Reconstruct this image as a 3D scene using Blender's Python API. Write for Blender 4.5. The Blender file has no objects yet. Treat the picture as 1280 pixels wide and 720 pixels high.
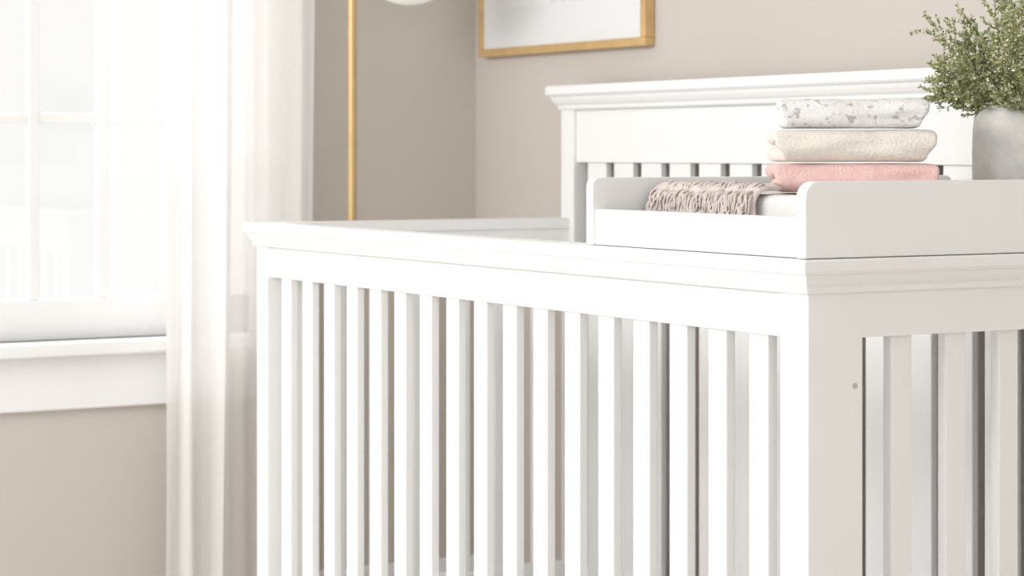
import bpy, bmesh, math, random
from mathutils import Vector, Matrix, noise
random.seed(4)
scene = bpy.context.scene
try:
    scene.view_settings.view_transform = 'Standard'
except Exception: pass

# ---------------------------------------------------------------- materials
def mat(name, col, rough=0.5, metal=0.0, bump=0.0, bscale=50.0, var=0.0, vscale=5.0, sheen=0.0, spec=0.5):
    m = bpy.data.materials.new(name); m.use_nodes = True
    nt = m.node_tree; b = nt.nodes['Principled BSDF']
    b.inputs['Roughness'].default_value = rough
    b.inputs['Metallic'].default_value = metal
    b.inputs['Specular IOR Level'].default_value = spec
    b.inputs['Sheen Weight'].default_value = sheen
    tc = nt.nodes.new('ShaderNodeTexCoord')
    n = nt.nodes.new('ShaderNodeTexNoise'); n.inputs['Scale'].default_value = vscale
    n.inputs['Detail'].default_value = 4
    nt.links.new(tc.outputs['Object'], n.inputs['Vector'])
    cr = nt.nodes.new('ShaderNodeValToRGB')
    c0 = [max(0, c*(1-var)) for c in col]; c1 = [min(1, c*(1+var)) for c in col]
    cr.color_ramp.elements[0].position = .3; cr.color_ramp.elements[1].position = .7
    cr.color_ramp.elements[0].color = (*c0, 1); cr.color_ramp.elements[1].color = (*c1, 1)
    nt.links.new(n.outputs['Fac'], cr.inputs['Fac'])
    nt.links.new(cr.outputs['Color'], b.inputs['Base Color'])
    if bump > 0:
        n2 = nt.nodes.new('ShaderNodeTexNoise'); n2.inputs['Scale'].default_value = bscale
        n2.inputs['Detail'].default_value = 6
        nt.links.new(tc.outputs['Object'], n2.inputs['Vector'])
        bp = nt.nodes.new('ShaderNodeBump'); bp.inputs['Strength'].default_value = bump
        bp.inputs['Distance'].default_value = .004
        nt.links.new(n2.outputs['Fac'], bp.inputs['Height'])
        nt.links.new(bp.outputs['Normal'], b.inputs['Normal'])
    return m

M_white = mat('white_lacquer', (.885, .884, .880), .38, var=.01)
M_trim = mat('trim_paint', (.87, .87, .87), .4, var=.01)
M_wallL = mat('wall_paint', (.60, .556, .512), .85, bump=.05, bscale=200, var=.015, vscale=1.5)
M_wallW = mat('white_wall_paint', (.85, .85, .85), .85, bump=.05, bscale=200)
M_ceil = mat('ceiling_paint', (.88, .88, .88), .9)
M_gold = mat('brushed_brass', (.62, .44, .22), .4, metal=.7, var=.05, vscale=30)
M_goldw = mat('gilded_wood', (.66, .45, .21), .45, metal=.3, var=.08, vscale=25)
M_pad = mat('pad_cotton', (.80, .79, .78), .9, bump=.2, bscale=300)
M_pink = mat('pink_knit', (.84, .57, .545), .95, bump=.6, bscale=260, var=.06, vscale=60, sheen=.2)
M_cream = mat('cream_knit', (.83, .78, .71), .95, bump=.6, bscale=220, var=.04, vscale=60, sheen=.2)
M_taupe = mat('taupe_wool', (.69, .61, .57), .95, bump=.8, bscale=160, var=.15, vscale=60, sheen=.3)
M_vase = mat('glazed_stoneware', (.68, .67, .64), .6, bump=1.0, bscale=30, var=.10, vscale=34)
M_screw = mat('screw_cap', (.55, .50, .46), .5)

def mat_muslin():
    m = mat('printed_muslin', (.84, .83, .82), .95, bump=.5, bscale=180)
    nt = m.node_tree; b = nt.nodes['Principled BSDF']
    tc = nt.nodes.new('ShaderNodeTexCoord')
    v = nt.nodes.new('ShaderNodeTexNoise'); v.inputs['Scale'].default_value = 110; v.inputs['Detail'].default_value = 3
    nt.links.new(tc.outputs['Object'], v.inputs['Vector'])
    cr = nt.nodes.new('ShaderNodeValToRGB')
    cr.color_ramp.elements[0].position = .56; cr.color_ramp.elements[1].position = .66
    cr.color_ramp.elements[1].color = (.50, .49, .48, 1); cr.color_ramp.elements[0].color = (.83, .825, .82, 1)
    nt.links.new(v.outputs['Fac'], cr.inputs['Fac'])
    nt.links.new(cr.outputs['Color'], b.inputs['Base Color'])
    return m
M_muslin = mat_muslin()

def mat_wood():
    m = bpy.data.materials.new('oak_floor'); m.use_nodes = True
    nt = m.node_tree; b = nt.nodes['Principled BSDF']; b.inputs['Roughness'].default_value = .45
    tc = nt.nodes.new('ShaderNodeTexCoord')
    br = nt.nodes.new('ShaderNodeTexBrick'); br.inputs['Scale'].default_value = 1
    br.inputs['Brick Width'].default_value = 1.4; br.inputs['Row Height'].default_value = .12
    br.inputs['Mortar Size'].default_value = .002
    br.inputs['Color1'].default_value = (.70, .66, .61, 1); br.inputs['Color2'].default_value = (.76, .72, .67, 1)
    br.inputs['Mortar'].default_value = (.4, .36, .32, 1)
    nt.links.new(tc.outputs['Object'], br.inputs['Vector'])
    nt.links.new(br.outputs['Color'], b.inputs['Base Color'])
    return m
M_floor = mat_wood()

def mat_sheer(name, transp, transl, col):
    m = bpy.data.materials.new(name); m.use_nodes = True
    nt = m.node_tree; nt.nodes.clear()
    out = nt.nodes.new('ShaderNodeOutputMaterial')
    d = nt.nodes.new('ShaderNodeBsdfDiffuse'); d.inputs['Color'].default_value = (*col, 1)
    t = nt.nodes.new('ShaderNodeBsdfTranslucent'); t.inputs['Color'].default_value = (*col, 1)
    tr = nt.nodes.new('ShaderNodeBsdfTransparent')
    m1 = nt.nodes.new('ShaderNodeMixShader'); m1.inputs[0].default_value = transl
    m2 = nt.nodes.new('ShaderNodeMixShader'); 
    tc = nt.nodes.new('ShaderNodeTexCoord')
    w = nt.nodes.new('ShaderNodeTexNoise'); w.inputs['Scale'].default_value = 400
    mr = nt.nodes.new('ShaderNodeMapRange'); mr.inputs['To Min'].default_value = transp*.7; mr.inputs['To Max'].default_value = transp*1.3
    nt.links.new(tc.outputs['Object'], w.inputs['Vector']); nt.links.new(w.outputs['Fac'], mr.inputs['Value'])
    nt.links.new(mr.outputs['Result'], m2.inputs[0])
    nt.links.new(d.outputs[0], m1.inputs[1]); nt.links.new(t.outputs[0], m1.inputs[2])
    nt.links.new(m1.outputs[0], m2.inputs[1]); nt.links.new(tr.outputs[0], m2.inputs[2])
    nt.links.new(m2.outputs[0], out.inputs['Surface'])
    return m
M_curtA = mat_sheer('linen_curtain', .08, .32, (.92, .91, .895))
M_curtB = mat_sheer('voile_curtain', .16, .35, (.94, .92, .90))

def mat_globe():
    m = mat('opal_glass', (.9, .89, .87), .25)
    b = m.node_tree.nodes['Principled BSDF']
    b.inputs['Emission Color'].default_value = (1, .96, .9, 1); b.inputs['Emission Strength'].default_value = .2
    return m
M_globe = mat_globe()

def mat_glass():
    m = bpy.data.materials.new('window_glass'); m.use_nodes = True
    nt = m.node_tree; nt.nodes.clear()
    out = nt.nodes.new('ShaderNodeOutputMaterial')
    g = nt.nodes.new('ShaderNodeBsdfGlossy'); g.inputs['Roughness'].default_value = .02
    tr = nt.nodes.new('ShaderNodeBsdfTransparent'); mx = nt.nodes.new('ShaderNodeMixShader'); mx.inputs[0].default_value = .04
    nt.links.new(tr.outputs[0], mx.inputs[1]); nt.links.new(g.outputs[0], mx.inputs[2]); nt.links.new(mx.outputs[0], out.inputs[0])
    return m
M_glass = mat_glass()

def mat_leaf():
    m = bpy.data.materials.new('sage_leaf'); m.use_nodes = True
    nt = m.node_tree; b = nt.nodes['Principled BSDF']; b.inputs['Roughness'].default_value = .6
    g = nt.nodes.new('ShaderNodeNewGeometry'); cr = nt.nodes.new('ShaderNodeValToRGB')
    e = cr.color_ramp.elements
    e[0].position = 0; e[0].color = (.16, .20, .07, 1)
    e[1].position = 1; e[1].color = (.88, .86, .74, 1)
    k = e.new(.36); k.color = (.34, .38, .15, 1)
    k = e.new(.72); k.color = (.55, .57, .32, 1)
    nt.links.new(g.outputs['Random Per Island'], cr.inputs['Fac'])
    nt.links.new(cr.outputs['Color'], b.inputs['Base Color'])
    return m
M_leaf = mat_leaf()
M_stem = mat('stem', (.30, .31, .14), .7)

def mat_art():
    m = bpy.data.materials.new('watercolour_print'); m.use_nodes = True
    nt = m.node_tree; b = nt.nodes['Principled BSDF']; b.inputs['Roughness'].default_value = .9
    tc = nt.nodes.new('ShaderNodeTexCoord')
    n = nt.nodes.new('ShaderNodeTexNoise'); n.inputs['Scale'].default_value = 9
    nt.links.new(tc.outputs['Object'], n.inputs['Vector'])
    cr = nt.nodes.new('ShaderNodeValToRGB')
    cr.color_ramp.elements[0].position = .42; cr.color_ramp.elements[0].color = (.50, .52, .56, 1)
    cr.color_ramp.elements[1].position = .60; cr.color_ramp.elements[1].color = (.84, .85, .86, 1)
    nt.links.new(n.outputs['Fac'], cr.inputs['Fac']); nt.links.new(cr.outputs['Color'], b.inputs['Base Color'])
    return m
M_art = mat_art()
M_matboard = mat('mat_board', (.80, .81, .82), .9)

# ---------------------------------------------------------------- mesh helpers
def link(ob, parent=None):
    scene.collection.objects.link(ob)
    if parent: ob.parent = parent
    return ob

def empty(name, loc=(0, 0, 0)):
    e = bpy.data.objects.new(name, None); e.location = loc; e.empty_display_size = .1
    scene.collection.objects.link(e); return e

def add_box(bm, x0, x1, y0, y1, z0, z1):
    vs = [bm.verts.new(p) for p in [(x0,y0,z0),(x1,y0,z0),(x1,y1,z0),(x0,y1,z0),(x0,y0,z1),(x1,y0,z1),(x1,y1,z1),(x0,y1,z1)]]
    for f in [(0,3,2,1),(4,5,6,7),(0,1,5,4),(1,2,6,5),(2,3,7,6),(3,0,4,7)]:
        bm.faces.new([vs[i] for i in f])

def finish(bm, name, material, parent=None, bevel=0, smooth=False, seg=2):
    bmesh.ops.recalc_face_normals(bm, faces=bm.faces)
    me = bpy.data.meshes.new(name); bm.to_mesh(me); bm.free()
    me.materials.append(material)
    ob = bpy.data.objects.new(name, me)
    if smooth:
        for p in me.polygons: p.use_smooth = True
    if bevel:
        b = ob.modifiers.new('bevel', 'BEVEL'); b.width = bevel; b.segments = seg; b.limit_method = 'ANGLE'; b.angle_limit = .6
        b.harden_normals = False
    return link(ob, parent)

def boxes(name, lst, material, parent=None, bevel=0, seg=2):
    bm = bmesh.new()
    for b in lst: add_box(bm, *b)
    return finish(bm, name, material, parent, bevel, seg=seg)

def sweep_rect(bm, x0, x1, yf, ye, prof):
    rings = []
    for (px, py, ox, oy) in [(x0, ye, -1, 0), (x0, yf, -1, -1), (x1, yf, 1, -1), (x1, ye, 1, 0)]:
        rings.append([bm.verts.new((px+ox*o, py+oy*o, z)) for o, z in prof])
    n = len(prof)
    for a, b in zip(rings[:-1], rings[1:]):
        for i in range(n):
            j = (i+1) % n
            bm.faces.new([a[i], a[j], b[j], b[i]])
    bm.faces.new(rings[0]); bm.faces.new(list(reversed(rings[-1])))

def tube(bm, pts, radii, seg=8, cap=True):
    pts = [Vector(p) for p in pts]; rings = []
    prev = None
    for i, p in enumerate(pts):
        t = (pts[min(i+1, len(pts)-1)] - pts[max(i-1, 0)]).normalized()
        if prev is None:
            a = Vector((1, 0, 0)) if abs(t.x) < .8 else Vector((0, 1, 0))
            u = t.cross(a).normalized()
        else:
            u = (prev - t*prev.dot(t)).normalized()
        prev = u; v = t.cross(u)
        r = radii[i] if isinstance(radii, (list, tuple)) else radii
        rings.append([bm.verts.new(p + (u*math.cos(k*2*math.pi/seg) + v*math.sin(k*2*math.pi/seg))*r) for k in range(seg)])
    for a, b in zip(rings[:-1], rings[1:]):
        for k in range(seg):
            bm.faces.new([a[k], a[(k+1) % seg], b[(k+1) % seg], b[k]])
    if cap:
        bm.faces.new(list(reversed(rings[0]))); bm.faces.new(rings[-1])

def lathe(bm, cx, cy, prof, seg=48):
    rings = []
    for r, z in prof:
        rings.append([bm.verts.new((cx+r*math.cos(k*2*math.pi/seg), cy+r*math.sin(k*2*math.pi/seg), z)) for k in range(seg)])
    for a, b in zip(rings[:-1], rings[1:]):
        for k in range(seg):
            bm.faces.new([a[k], a[(k+1) % seg], b[(k+1) % seg], b[k]])
    bm.faces.new(list(reversed(rings[0]))); bm.faces.new(rings[-1])

# ---------------------------------------------------------------- constants
L, W = 1.766, .70
XW, YB = -2.28, .78           # window wall plane, back wall plane
EYE = 1.059
ZC = .92

# ---------------------------------------------------------------- room
RX, RY, RZ = 3.4, -3.4, 2.6
boxes('floor', [(XW-.15, RX+.1, RY, YB+.12, -.1, 0)], M_floor)
boxes('ceiling', [(XW-.15, RX+.1, RY, YB+.12, RZ, RZ+.1)], M_ceil)
boxes('wall_back', [(XW-.15, RX+.1, YB, YB+.12, 0, RZ)], M_wallL)
boxes('wall_right', [(RX, RX+.1, RY, YB, 0, RZ)], M_wallW)  # out of view; added to keep light off the right end, white for neutral bounce
WY0, WY1, WZ0, WZ1 = -1.30, .24, .66, 2.15
boxes('wall_left', [(XW-.15, XW, RY, WY0, 0, RZ), (XW-.15, XW, WY1, YB, 0, RZ),
                    (XW-.15, XW, WY0, WY1, 0, WZ0), (XW-.15, XW, WY0, WY1, WZ1, RZ)], M_wallL)
boxes('baseboard_back', [(XW+.016, RX, YB-.015, YB, 0, .12)], M_trim, bevel=.004)
boxes('baseboard_left', [(XW, XW+.015, RY, YB, 0, .12)], M_trim, bevel=.004)

# window
win = empty('window_1', (XW, -.57, 0))
def wpart(name, lst, m, bevel=.004):
    o = boxes(name, lst, m, None, bevel); o.parent = win; o.matrix_parent_inverse = Matrix.Translation(win.location).inverted(); return o
cw = .09
wpart('casing', [(XW, XW+.02, WY0-cw, WY0, WZ0, WZ1), (XW, XW+.02, WY1, WY1+cw, WZ0, WZ1),
                 (XW, XW+.024, WY0-cw-.02, WY1+cw+.02, WZ1, WZ1+.12)], M_trim)
wpart('sill_stool', [(XW-.10, XW+.055, WY0-cw-.02, WY1+cw+.005, WZ0-.03, WZ0)], M_trim, .005)
wpart('apron', [(XW, XW+.018, WY0-cw, WY1+cw, WZ0-.145, WZ0-.03)], M_trim)
wpart('jamb', [(XW-.15, XW, WY0, WY0+.02, WZ0, WZ1), (XW-.15, XW, WY1-.02, WY1, WZ0, WZ1), (XW-.15, XW, WY0+.02, WY1-.02, WZ1-.02, WZ1)], M_trim, .002)
xs0, xs1 = XW-.065, XW-.030
fr = [(xs0, xs1, WY0+.02, WY1-.02, WZ0-.006, WZ0+.085), (xs0, xs1, WY0+.02, WY1-.02, WZ1-.07, WZ1-.02),
      (xs0, xs1, WY0+.02, WY0+.07, WZ0, WZ1-.02), (xs0, xs1, WY1-.07, WY1-.02, WZ0, WZ1-.02)]
wpart('sash', fr, M_trim, .002)
mu = []
for k in range(-1, 8):
    yy = -.119-.152*k
    if yy > WY0+.09: mu.append((xs0+.008, xs1-.006, yy-.011, yy+.011, WZ0+.085, WZ1-.07))
for zz in (1.13, 1.13+.4, 1.13+.8):
    if zz < WZ1-.1: mu.append((xs0+.010, xs1-.008, WY0+.07, WY1-.07, zz-.011, zz+.011))
wpart('muntins', mu, M_trim, .002)
wpart('glass', [(xs0+.018, xs0+.021, WY0+.06, WY1-.06, WZ0+.08, WZ1-.06)], M_glass, 0)

# outside garden fence
boxes('garden_fence', [(-9, -8.9, -6, 6, -2, .28)] + [(-8.9, -8.87, -6+k*.6, -6+k*.6+.08, -2, .30) for k in range(20)], mat('fence_paint', (.8, .8, .8), .8))

# ---------------------------------------------------------------- curtain
def curtain(name, x, y0, y1, z0, z1, folds, amp, material, seed, taper=0):
    bm = bmesh.new(); nu, nv = 120, 60
    rnd = random.Random(seed); ph = [rnd.uniform(0, 6.28) for _ in range(4)]
    g = []
    for j in range(nv+1):
        v = j/nv; z = z1+(z0-z1)*v; row = []
        for i in range(nu+1):
            u = i/nu
            a = amp*(.55+.45*v)
            s = math.sin(u*folds*2*math.pi+ph[0]+.5*math.sin(v*2+ph[1])) + .35*math.sin(u*folds*1.7*2*math.pi+ph[2]+v*1.5)
            yy = y0+(y1-y0)*u + taper*v*(u-.2) + .006*math.sin(v*5+u*9+ph[3])
            row.append(bm.verts.new((x+a*s, yy, z)))
        g.append(row)
    for j in range(nv):
        for i in range(nu):
            bm.faces.new([g[j][i], g[j][i+1], g[j+1][i+1], g[j+1][i]])
    return finish(bm, name, material, smooth=True)
curtain('window_curtain', -2.13, -.055, .105, .01, 2.34, 2.6, .012, M_curtA, 3)
curtain('sheer_curtain', -2.185, .085, .322, .01, 2.34, 3.6, .009, M_curtB, 8)
rod = empty('curtain_rod', (-2.155, -.5, 2.35))
bm = bmesh.new(); tube(bm, [(-2.155, -1.55, 2.35), (-2.155, .42, 2.35)], .011, 16)
for yy in (-1.5, .39):
    add_box(bm, XW, -2.155, yy-.006, yy+.006, 2.342, 2.352)
o = finish(bm, 'rod', M_gold); o.parent = rod; o.matrix_parent_inverse = Matrix.Translation(rod.location).inverted()

# ---------------------------------------------------------------- crib
crib = empty('baby_crib', (0, 0, 0))
PX, PY = .05, .09
PXN = .060
zb = .815
boxes('posts', [(-L, -L+PX, 0, PY, 0, .90), (-PXN, 0, 0, PY, 0, .90)], M_white, crib, .0015)
boxes('rail_front', [(-L+PX, -PXN, .004, .034, zb, .90)], M_white, crib, .002)
boxes('rail_ends', [(-L+.004, -L+.034, PY-.002, W, zb, .90), (-.034, -.0002, PY-.002, W, zb, .90)], M_white, crib)
bm = bmesh.new()
prof = [(-.037, ZC), (.0175, ZC), (.0205, ZC-.003), (.0205, ZC-.015), (.018, ZC-.019), (.014, ZC-.0205),
        (.013, ZC-.026), (.010, ZC-.032), (.006, ZC-.037), (.0055, ZC-.044), (.003, ZC-.046), (-.002, ZC-.046), (-.002, ZC-.021), (-.037, ZC-.021)]
sweep_rect(bm, -L, 0, 0, W, prof)
finish(bm, 'cap_moulding', M_white, crib)
boxes('rails_bottom', [(-L+PX, -PXN, .004, .034, .12, .195), (-L+.004, -L+.034, PY, W, .12, .195), (-.034, -.002, PY, W, .12, .195)], M_white, crib, .002)
sl = []
for k in range(17):
    c = -.122 - .0955*k
    sl.append((c-.0215, c+.0215, .010, .026, .19, zb+.01))
boxes('slats_front', sl, M_white, crib, .002)
def endslats(x0, x1):
    r = []; y = PY + .056
    while y < W-.03:
        r.append((x0, x1, y, y+.036, .19, zb+.01)); y += .0945
    return r
boxes('slats_right_end', endslats(-.027, -.010), M_white, crib, .002)
boxes('slats_left_end', endslats(-L+.010, -L+.027), M_white, crib, .002)
# headboard
HT = EYE+.139
boxes('headboard_posts', [(-L, -L+.05, W, W+.05, 0, HT-.02), (-.05, 0, W, W+.05, 0, HT-.02)], M_white, crib, .003)
boxes('headboard_panel', [(-L+.05, -.05, W+.008, W+.040, EYE-.022, HT-.02)], M_white, crib, .002)
boxes('headboard_top', [(-L+.005, -.005, W+.004, W+.05, HT-.03, HT)], M_white, crib)
bm = bmesh.new()
prof = [(-.02, HT+.001), (.021, HT+.001), (.024, HT-.002), (.024, HT-.016), (.021, HT-.020), (.016, HT-.022),
        (.014, HT-.029), (.010, HT-.036), (.005, HT-.041), (.0045, HT-.047), (.002, HT-.05), (-.02, HT-.05)]
sweep_rect(bm, -L, 0, W, W+.052, prof)
finish(bm, 'headboard_cap', M_white, crib)
boxes('headboard_rail_bottom', [(-L+.05, -.05, W+.008, W+.040, .12, .195)], M_white, crib, .002)
sl = []
n = 16; p = (L-.1)/(n+.4)
for k in range(n):
    c = -.05-p*(k+.7)
    sl.append((c-.036, c+.036, W+.014, W+.028, .19, EYE-.015))
boxes('headboard_slats', sl, M_white, crib, .002)
boxes('mattress_board', [(-L+.04, -.04, .04, W-.005, .125, .15)], M_white, crib, .002)
bm = bmesh.new()
def disc_x(x, y, z, r=.0045):
    tube(bm, [(x-.004, y, z), (x+.0008, y, z)], r, 12)
disc_x(0, .077, .752, .004)
disc_x(-L+PX, .05, .70, .005)
finish(bm, 'screw_caps', M_screw, crib)

# ---------------------------------------------------------------- changing tray
tray = empty('changing_tray', (0, 0, 0))
TL = .530
def end_panel(name, x0, x1, y0, y1, z0, z1, r=.022):
    bm = bmesh.new(); pts = [(y0, z0)]
    for k in range(9):
        a = math.pi - k*math.pi/16
        pts.append((y0+r+r*math.cos(a), z1-r+r*math.sin(a)))
    for k in range(9):
        a = math.pi/2 - k*math.pi/16
        pts.append((y1-r+r*math.cos(a), z1-r+r*math.sin(a)))
    pts.append((y1, z0))
    a = [bm.verts.new((x0, y, z)) for y, z in pts]; b = [bm.verts.new((x1, y, z)) for y, z in pts]
    bm.faces.new(a); bm.faces.new(list(reversed(b)))
    for i in range(len(pts)):
        j = (i+1) % len(pts); bm.faces.new([a[i], b[i], b[j], a[j]])
    return finish(bm, name, M_white, tray, .0015)
ZT = ZC+.101
end_panel('end_right', -.010, .010, -.012, W-.01, ZC+.001, ZT)
end_panel('end_left', -TL, -TL+.018, -.008, W-.01, ZC+.001, ZT, .014)
boxes('front_lip', [(-TL+.018, -.010, -.004, .012, ZC+.001, ZC+.054)], M_white, tray, .002)
boxes('back_lip', [(-TL+.018, -.010, W-.028, W-.012, ZC+.001, ZC+.075)], M_white, tray, .002)
boxes('tray_floor', [(-TL+.018, -.010, .012, W-.028, ZC+.001, ZC+.010)], M_white, tray)
ZF = ZC+.0105

boxes('changing_pad', [(-.505, -.03, .10, .425, ZF, ZF+.068)], M_pad, bevel=.016, seg=5)
ZP = ZF+.0685

# ---------------------------------------------------------------- folded blankets
def folded(name, cx, cy, z0, w, d, h, layers, ang, material, seed):
    """one cloth folded back and forth: serpentine section swept along its length"""
    t = h/layers; r = t/2
    cl = []
    hw = w/2 - r
    for k in range(layers):
        z = r + k*t
        s = -1 if k % 2 == 0 else 1
        N = 14
        for i in range(N+1):
            f = i/N
            cl.append((s*(hw-2*hw*f), z))
        if k < layers-1:
            for i in range(1, 8):
                a = -math.pi/2 + i*math.pi/8
                cl.append((-s*(hw + r*1.1*math.cos(a)), z+r + r*math.sin(a)))
    th = t*.93
    pts = [Vector((x, 0, z)) for x, z in cl]
    left, right = [], []
    for i, p in enumerate(pts):
        tg = (pts[min(i+1, len(pts)-1)]-pts[max(i-1, 0)]).normalized()
        nrm = Vector((-tg.z, 0, tg.x))
        e = 1.0 if 1 < i < len(pts)-2 else .7
        left.append(p+nrm*th/2*e); right.append(p-nrm*th/2*e)
    bm = bmesh.new(); ND = 34; rings = []
    sec = left+list(reversed(right)); ns = len(sec)
    for j in range(ND+1):
        f = j/ND; y = -d/2+d*f
        edge = min(f, 1-f)*d
        R = .010
        sc = 1 if edge > R else math.sqrt(max(0, 1-(1-edge/R)**2))
        ring = []
        for q in sec:
            k = min(layers-1, max(0, int(q.z/t)))
            zc = (k+.5)*t
            zz = zc+(q.z-zc)*(.66+.34*sc)
            inner = min(1, max(0, min(q.z, h-q.z)/.008))
            nx = noise.noise(Vector((q.x*14, y*16, q.z*30+seed)))*.006
            nz = noise.noise(Vector((q.x*12+5, y*20, seed+q.z*20)))*.005*inner
            lump = noise.noise(Vector((seed*2, y*9, k*3)))*.004
            cre = -.006*math.exp(-((q.z/h-.5-.18*math.sin(y*14+seed))/.09)**2)*min(1, max(0, (q.x-hw*.8)/(hw*.2)))
            ye = y+(noise.noise(Vector((q.x*9, k*4.1, seed*3)))*.010 + (k % 2)*.004)*(1 if f > .5 else -1)*(abs(f-.5)*2)**3
            ring.append(bm.verts.new((q.x+nx+lump+cre, ye, zz+nz)))
        rings.append(ring)
    for a, b in zip(rings[:-1], rings[1:]):
        for i in range(ns):
            k = (i+1) % ns; bm.faces.new([a[i], a[k], b[k], b[i]])
    m = len(left)
    for R in (rings[0], rings[-1]):
        for i in range(m-1):
            bm.faces.new([R[i], R[i+1], R[ns-2-i], R[ns-1-i]])
    ob = finish(bm, name, material, smooth=True)
    ob.location = (cx, cy, z0); ob.rotation_euler = (0, 0, ang)
    s = ob.modifiers.new('sub', 'SUBSURF'); s.levels = 1; s.render_levels = 2
    return ob
A = math.radians(-33)
SX, SY = -.256, .275
st = [('pink_blanket', .142, .228, .042, 2, M_pink, .001, 0),
      ('cream_blanket', .140, .218, .048, 2, M_cream, -.003, .04),
      ('muslin_blanket', .136, .202, .043, 2, M_muslin, -.001, -.03)]
z = ZP+.002
for i, (nm, w, d, h, ly, m, off, da) in enumerate(st):
    folded(nm, SX+off*.5, SY+off, z, w, d, h, ly, A+da, m, i+2); z += h+.0008

# ---------------------------------------------------------------- fringed throw
thr = empty('fringed_throw', (0, 0, 0))
bm = bmesh.new(); g = []
path = []
for k in range(5): path.append((.134-.024*k/4, ZP+.008))
for k in range(1, 7):
    a = k*math.pi/12; path.append((.11-.022*math.sin(a), ZP+.008-.022*(1-math.cos(a))))
for k in range(1, 4): path.append((.088, ZP-.014-.008*k))
for (y, z) in path:
    row = []
    for i in range(41):
        x = -.496+.262*i/40
        nn = noise.noise(Vector((x*40, y*40, z*40)))*.002
        row.append(bm.verts.new((x, y+nn, z+nn+.002*math.sin(i*.9))))
    g.append(row)
for j in range(len(g)-1):
    for i in range(40):
        bm.faces.new([g[j][i], g[j][i+1], g[j+1][i+1], g[j+1][i]])
ob = finish(bm, 'throw_cloth', M_taupe, thr, smooth=True)
so = ob.modifiers.new('sol', 'SOLIDIFY'); so.thickness = .005; so.offset = 1
bm = bmesh.new()
rn = random.Random(5)
for layer in range(5):
    nst = 74
    for i in range(nst):
        x = -.492+.254*(i+rn.random()*.9)/nst
        z0 = ZP+.014-layer*.012+rn.uniform(-.003, .003); y0 = .094-.002*layer+rn.uniform(-.004, .004)
        if layer == 0: y0 = .110
        pts = []; ln = rn.uniform(.022, .036); sw = rn.uniform(-.010, .010)
        for k in range(7):
            f = k/6
            yy = y0-.014*math.sin(min(f*1.8, 1)*math.pi/2)-.002*f
            pts.append((x+sw*f+.002*math.sin(f*7+i*1.7), yy, z0-ln*f*f))
        tube(bm, pts, [.0012, .0018, .0020, .0020, .0019, .0018, .0010], 5)
finish(bm, 'fringe', M_taupe, thr, smooth=True)

# ---------------------------------------------------------------- vase & plant
plant = empty('potted_greenery', (-.17, .505, ZF))
VX, VY = -.180, .517
bm = bmesh.new()
z0 = ZF+.0003; H = 1.128
pr = [(.044, z0), (.050, z0+.004), (.055, z0+.03), (.0585, z0+.08), (.0595, z0+.13), (.0585, z0+.16), (.0565, z0+.180), (.0525, H-.008), (.0505, H-.001), (.0485, H), (.0470, H-.003), (.048, H-.02), (.051, z0+.12), (.049, z0+.02), (.01, z0+.012)]
lathe(bm, VX, VY, pr, 64)
o = finish(bm, 'vase', M_vase, smooth=True); o.parent = plant; o.matrix_parent_inverse = Matrix.Translation(plant.location).inverted()
bm = bmesh.new(); bl = bmesh.new(); rn = random.Random(11)
def leaf(p, d, l, w):
    d = d.normalized(); up = Vector((rn.uniform(-1, 1), rn.uniform(-1, 1), rn.uniform(-.3, 1)))
    s = d.cross(up)
    if s.length < .01: return
    s.normalize(); n = s.cross(d)
    a = bl.verts.new(p); b = bl.verts.new(p+d*l*.5+s*w*.5+n*w*.15); c = bl.verts.new(p+d*l); e = bl.verts.new(p+d*l*.5-s*w*.5+n*w*.15)
    m = bl.verts.new(p+d*l*.5)
    bl.faces.new([a, b, m]); bl.faces.new([b, c, m]); bl.faces.new([c, e, m]); bl.faces.new([e, a, m])
def sprig(base, d, length, r, lv, droop=0):
    pts = [base]; p = base.copy(); dd = d.normalized(); N = 9
    for k in range(N):
        dd = (dd+Vector((rn.uniform(-.13, .13), rn.uniform(-.13, .13), rn.uniform(-.06, .06)-droop))).normalized()
        p = p+dd*length/N; pts.append(p.copy())
        if lv == 0 and k >= 2:
            for _ in range(3):
                side = (dd*.8+Vector((rn.uniform(-1, 1), rn.uniform(-1, 1), rn.uniform(-.7, .8)))).normalized()
                sprig(p.copy(), side, length*rn.uniform(.16, .30), r*.5, 1)
        nl = 3 if lv == 1 else 2
        if lv == 1 or k > 3:
            for _ in range(nl):
                q = p+dd*rn.uniform(-.5, .5)*length/N
                ld = dd*.5+Vector((rn.uniform(-1, 1), rn.uniform(-1, 1), rn.uniform(-.6, 1)))
                leaf(q, ld, rn.uniform(.004, .0080), rn.uniform(.0026, .0044))
    tube(bm, pts, [r*(1-.6*i/len(pts)) for i in range(len(pts))], 5)
for k in range(54):
    a = rn.uniform(0, 6.283); rr = rn.uniform(0, .030)
    base = Vector((VX+rr*math.cos(a), VY+rr*math.sin(a), H-.03))
    tilt = rn.uniform(.02, 1.0)
    d = Vector((math.cos(a)*math.sin(tilt), math.sin(a)*math.sin(tilt), math.cos(tilt)))
    sprig(base, d, rn.uniform(.15, .185)*(1.08-.50*tilt), .0011, 0, .05*tilt)
for bb, nm, mm in ((bm, 'stems', M_stem), (bl, 'leaves', M_leaf)):
    for v in bb.verts:
        if v.co.y > YB-.012: v.co.y = YB-.012
    if nm == 'leaves':
        me = bpy.data.meshes.new(nm); bb.to_mesh(me); bb.free(); me.materials.append(mm); o = link(bpy.data.objects.new(nm, me))
    else: o = finish(bb, nm, mm, smooth=True)
    o.parent = plant; o.matrix_parent_inverse = Matrix.Translation(plant.location).inverted()

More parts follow.
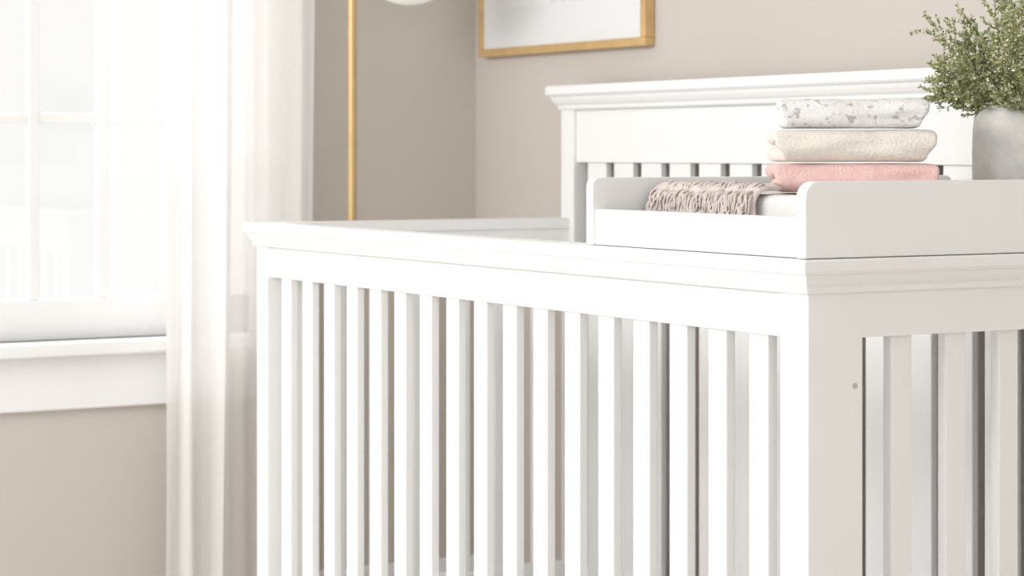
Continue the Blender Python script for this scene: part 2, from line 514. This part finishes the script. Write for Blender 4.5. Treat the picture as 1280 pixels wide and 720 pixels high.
# ---------------------------------------------------------------- framed picture
pic = empty('framed_picture', (0, 0, 0))
fx0, fx1, fz0, fz1 = -2.222, -1.525, 1.277, 1.85
fw = .018; fy0, fy1 = YB-.026, YB-.001
boxes('frame', [(fx0, fx1, fy0, fy1, fz0, fz0+fw), (fx0, fx1, fy0, fy1, fz1-fw, fz1),
                (fx0, fx0+fw*.8, fy0, fy1, fz0+fw, fz1-fw), (fx1-fw, fx1, fy0, fy1, fz0+fw, fz1-fw)], M_goldw, pic, .002)
boxes('mat_board', [(fx0+fw*.8, fx1-fw, fy0+.008, fy1, fz0+fw, fz1-fw)], M_matboard, pic)
boxes('print', [(fx0+.14, fx1-.20, fy0+.007, fy0+.009, fz0+.108, fz1-.12)], M_art, pic)

# ---------------------------------------------------------------- floor lamp
lamp = empty('floor_lamp', (0, 0, 0))
lx, ly = -2.06, .352
bm = bmesh.new()
lathe(bm, lx, ly, [(.12, .001), (.125, .004), (.125, .016), (.12, .02), (.015, .024), (.012, .03)], 48)
hx, hy = lx+.060, ly+.107
pts = [(lx, ly, .02), (lx, ly, 1.0), (lx, ly, 1.62)]
for k in range(1, 13):
    a = k*math.pi/12
    f = (1-math.cos(a))/2
    pts.append((lx+(hx-lx)*f, ly+(hy-ly)*f, 1.62+.12*math.sin(a)+(.04*f)))
tube(bm, pts, .0098, 16)
tube(bm, [(hx, hy, 1.665), (hx, hy, 1.615)], .02, 20)
finish(bm, 'stand', M_gold, lamp, smooth=True).modifiers.new('e', 'EDGE_SPLIT').split_angle = .7
bm = bmesh.new()
R = .12; zc = EYE+.437
lathe(bm, hx, hy, [(max(.001, R*math.sin(math.pi*k/24)), zc-R*math.cos(math.pi*k/24)) for k in range(25)], 48)
finish(bm, 'globe_shade', M_globe, lamp, smooth=True)

# ---------------------------------------------------------------- light
w = bpy.data.worlds.new('World'); scene.world = w; w.use_nodes = True
bg = w.node_tree.nodes['Background']; bg.inputs['Color'].default_value = (1, 1, .995, 1); bg.inputs['Strength'].default_value = 1.0

def area(name, loc, target, sx, sy, energy, col=(1, 1, 1)):
    l = bpy.data.lights.new(name, 'AREA'); l.shape = 'RECTANGLE'; l.size = sx; l.size_y = sy; l.energy = energy; l.color = col
    o = bpy.data.objects.new(name, l); o.location = loc
    o.rotation_euler = (Vector(target)-Vector(loc)).to_track_quat('-Z', 'Y').to_euler(); link(o); return o
area('front_fill_light', (-.6, -3.2, 2.3), (-.7, .5, .8), 2.4, 1.1, 84, (1, .99, .978))  # added fill for the crib front; no window is built on this side
area('right_fill_light', (3.3, -1.2, 1.6), (-1.0, .3, .9), 2.4, 1.5, 25, (1, .995, .985))  # added fill to lift the crib's right end; the wall here is solid
area('sky_light', (XW-1.3, -.57, 2.9), (-1.6, -.3, .9), 2.2, 1.6, 125, (1, 1, 1))

# ---------------------------------------------------------------- camera
cam = bpy.data.cameras.new('camera'); co = bpy.data.objects.new('camera', cam); link(co)
th = math.radians(30.1); f = 2837.0; Dn = 2.94
d = Vector((-math.cos(th), math.sin(th), 0)); r = Vector((math.sin(th), math.cos(th), 0))
C = -(d*Dn) - r*(370/f*Dn); C.z = EYE
co.location = C
co.rotation_euler = d.to_track_quat('-Z', 'Y').to_euler()
cam.sensor_width = 36; cam.lens = f/1280*36
cam.shift_y = -(360-190)/1280
cam.clip_start = .05
cam.dof.use_dof = True; cam.dof.focus_distance = 3.25; cam.dof.aperture_fstop = 7.1
scene.camera = co
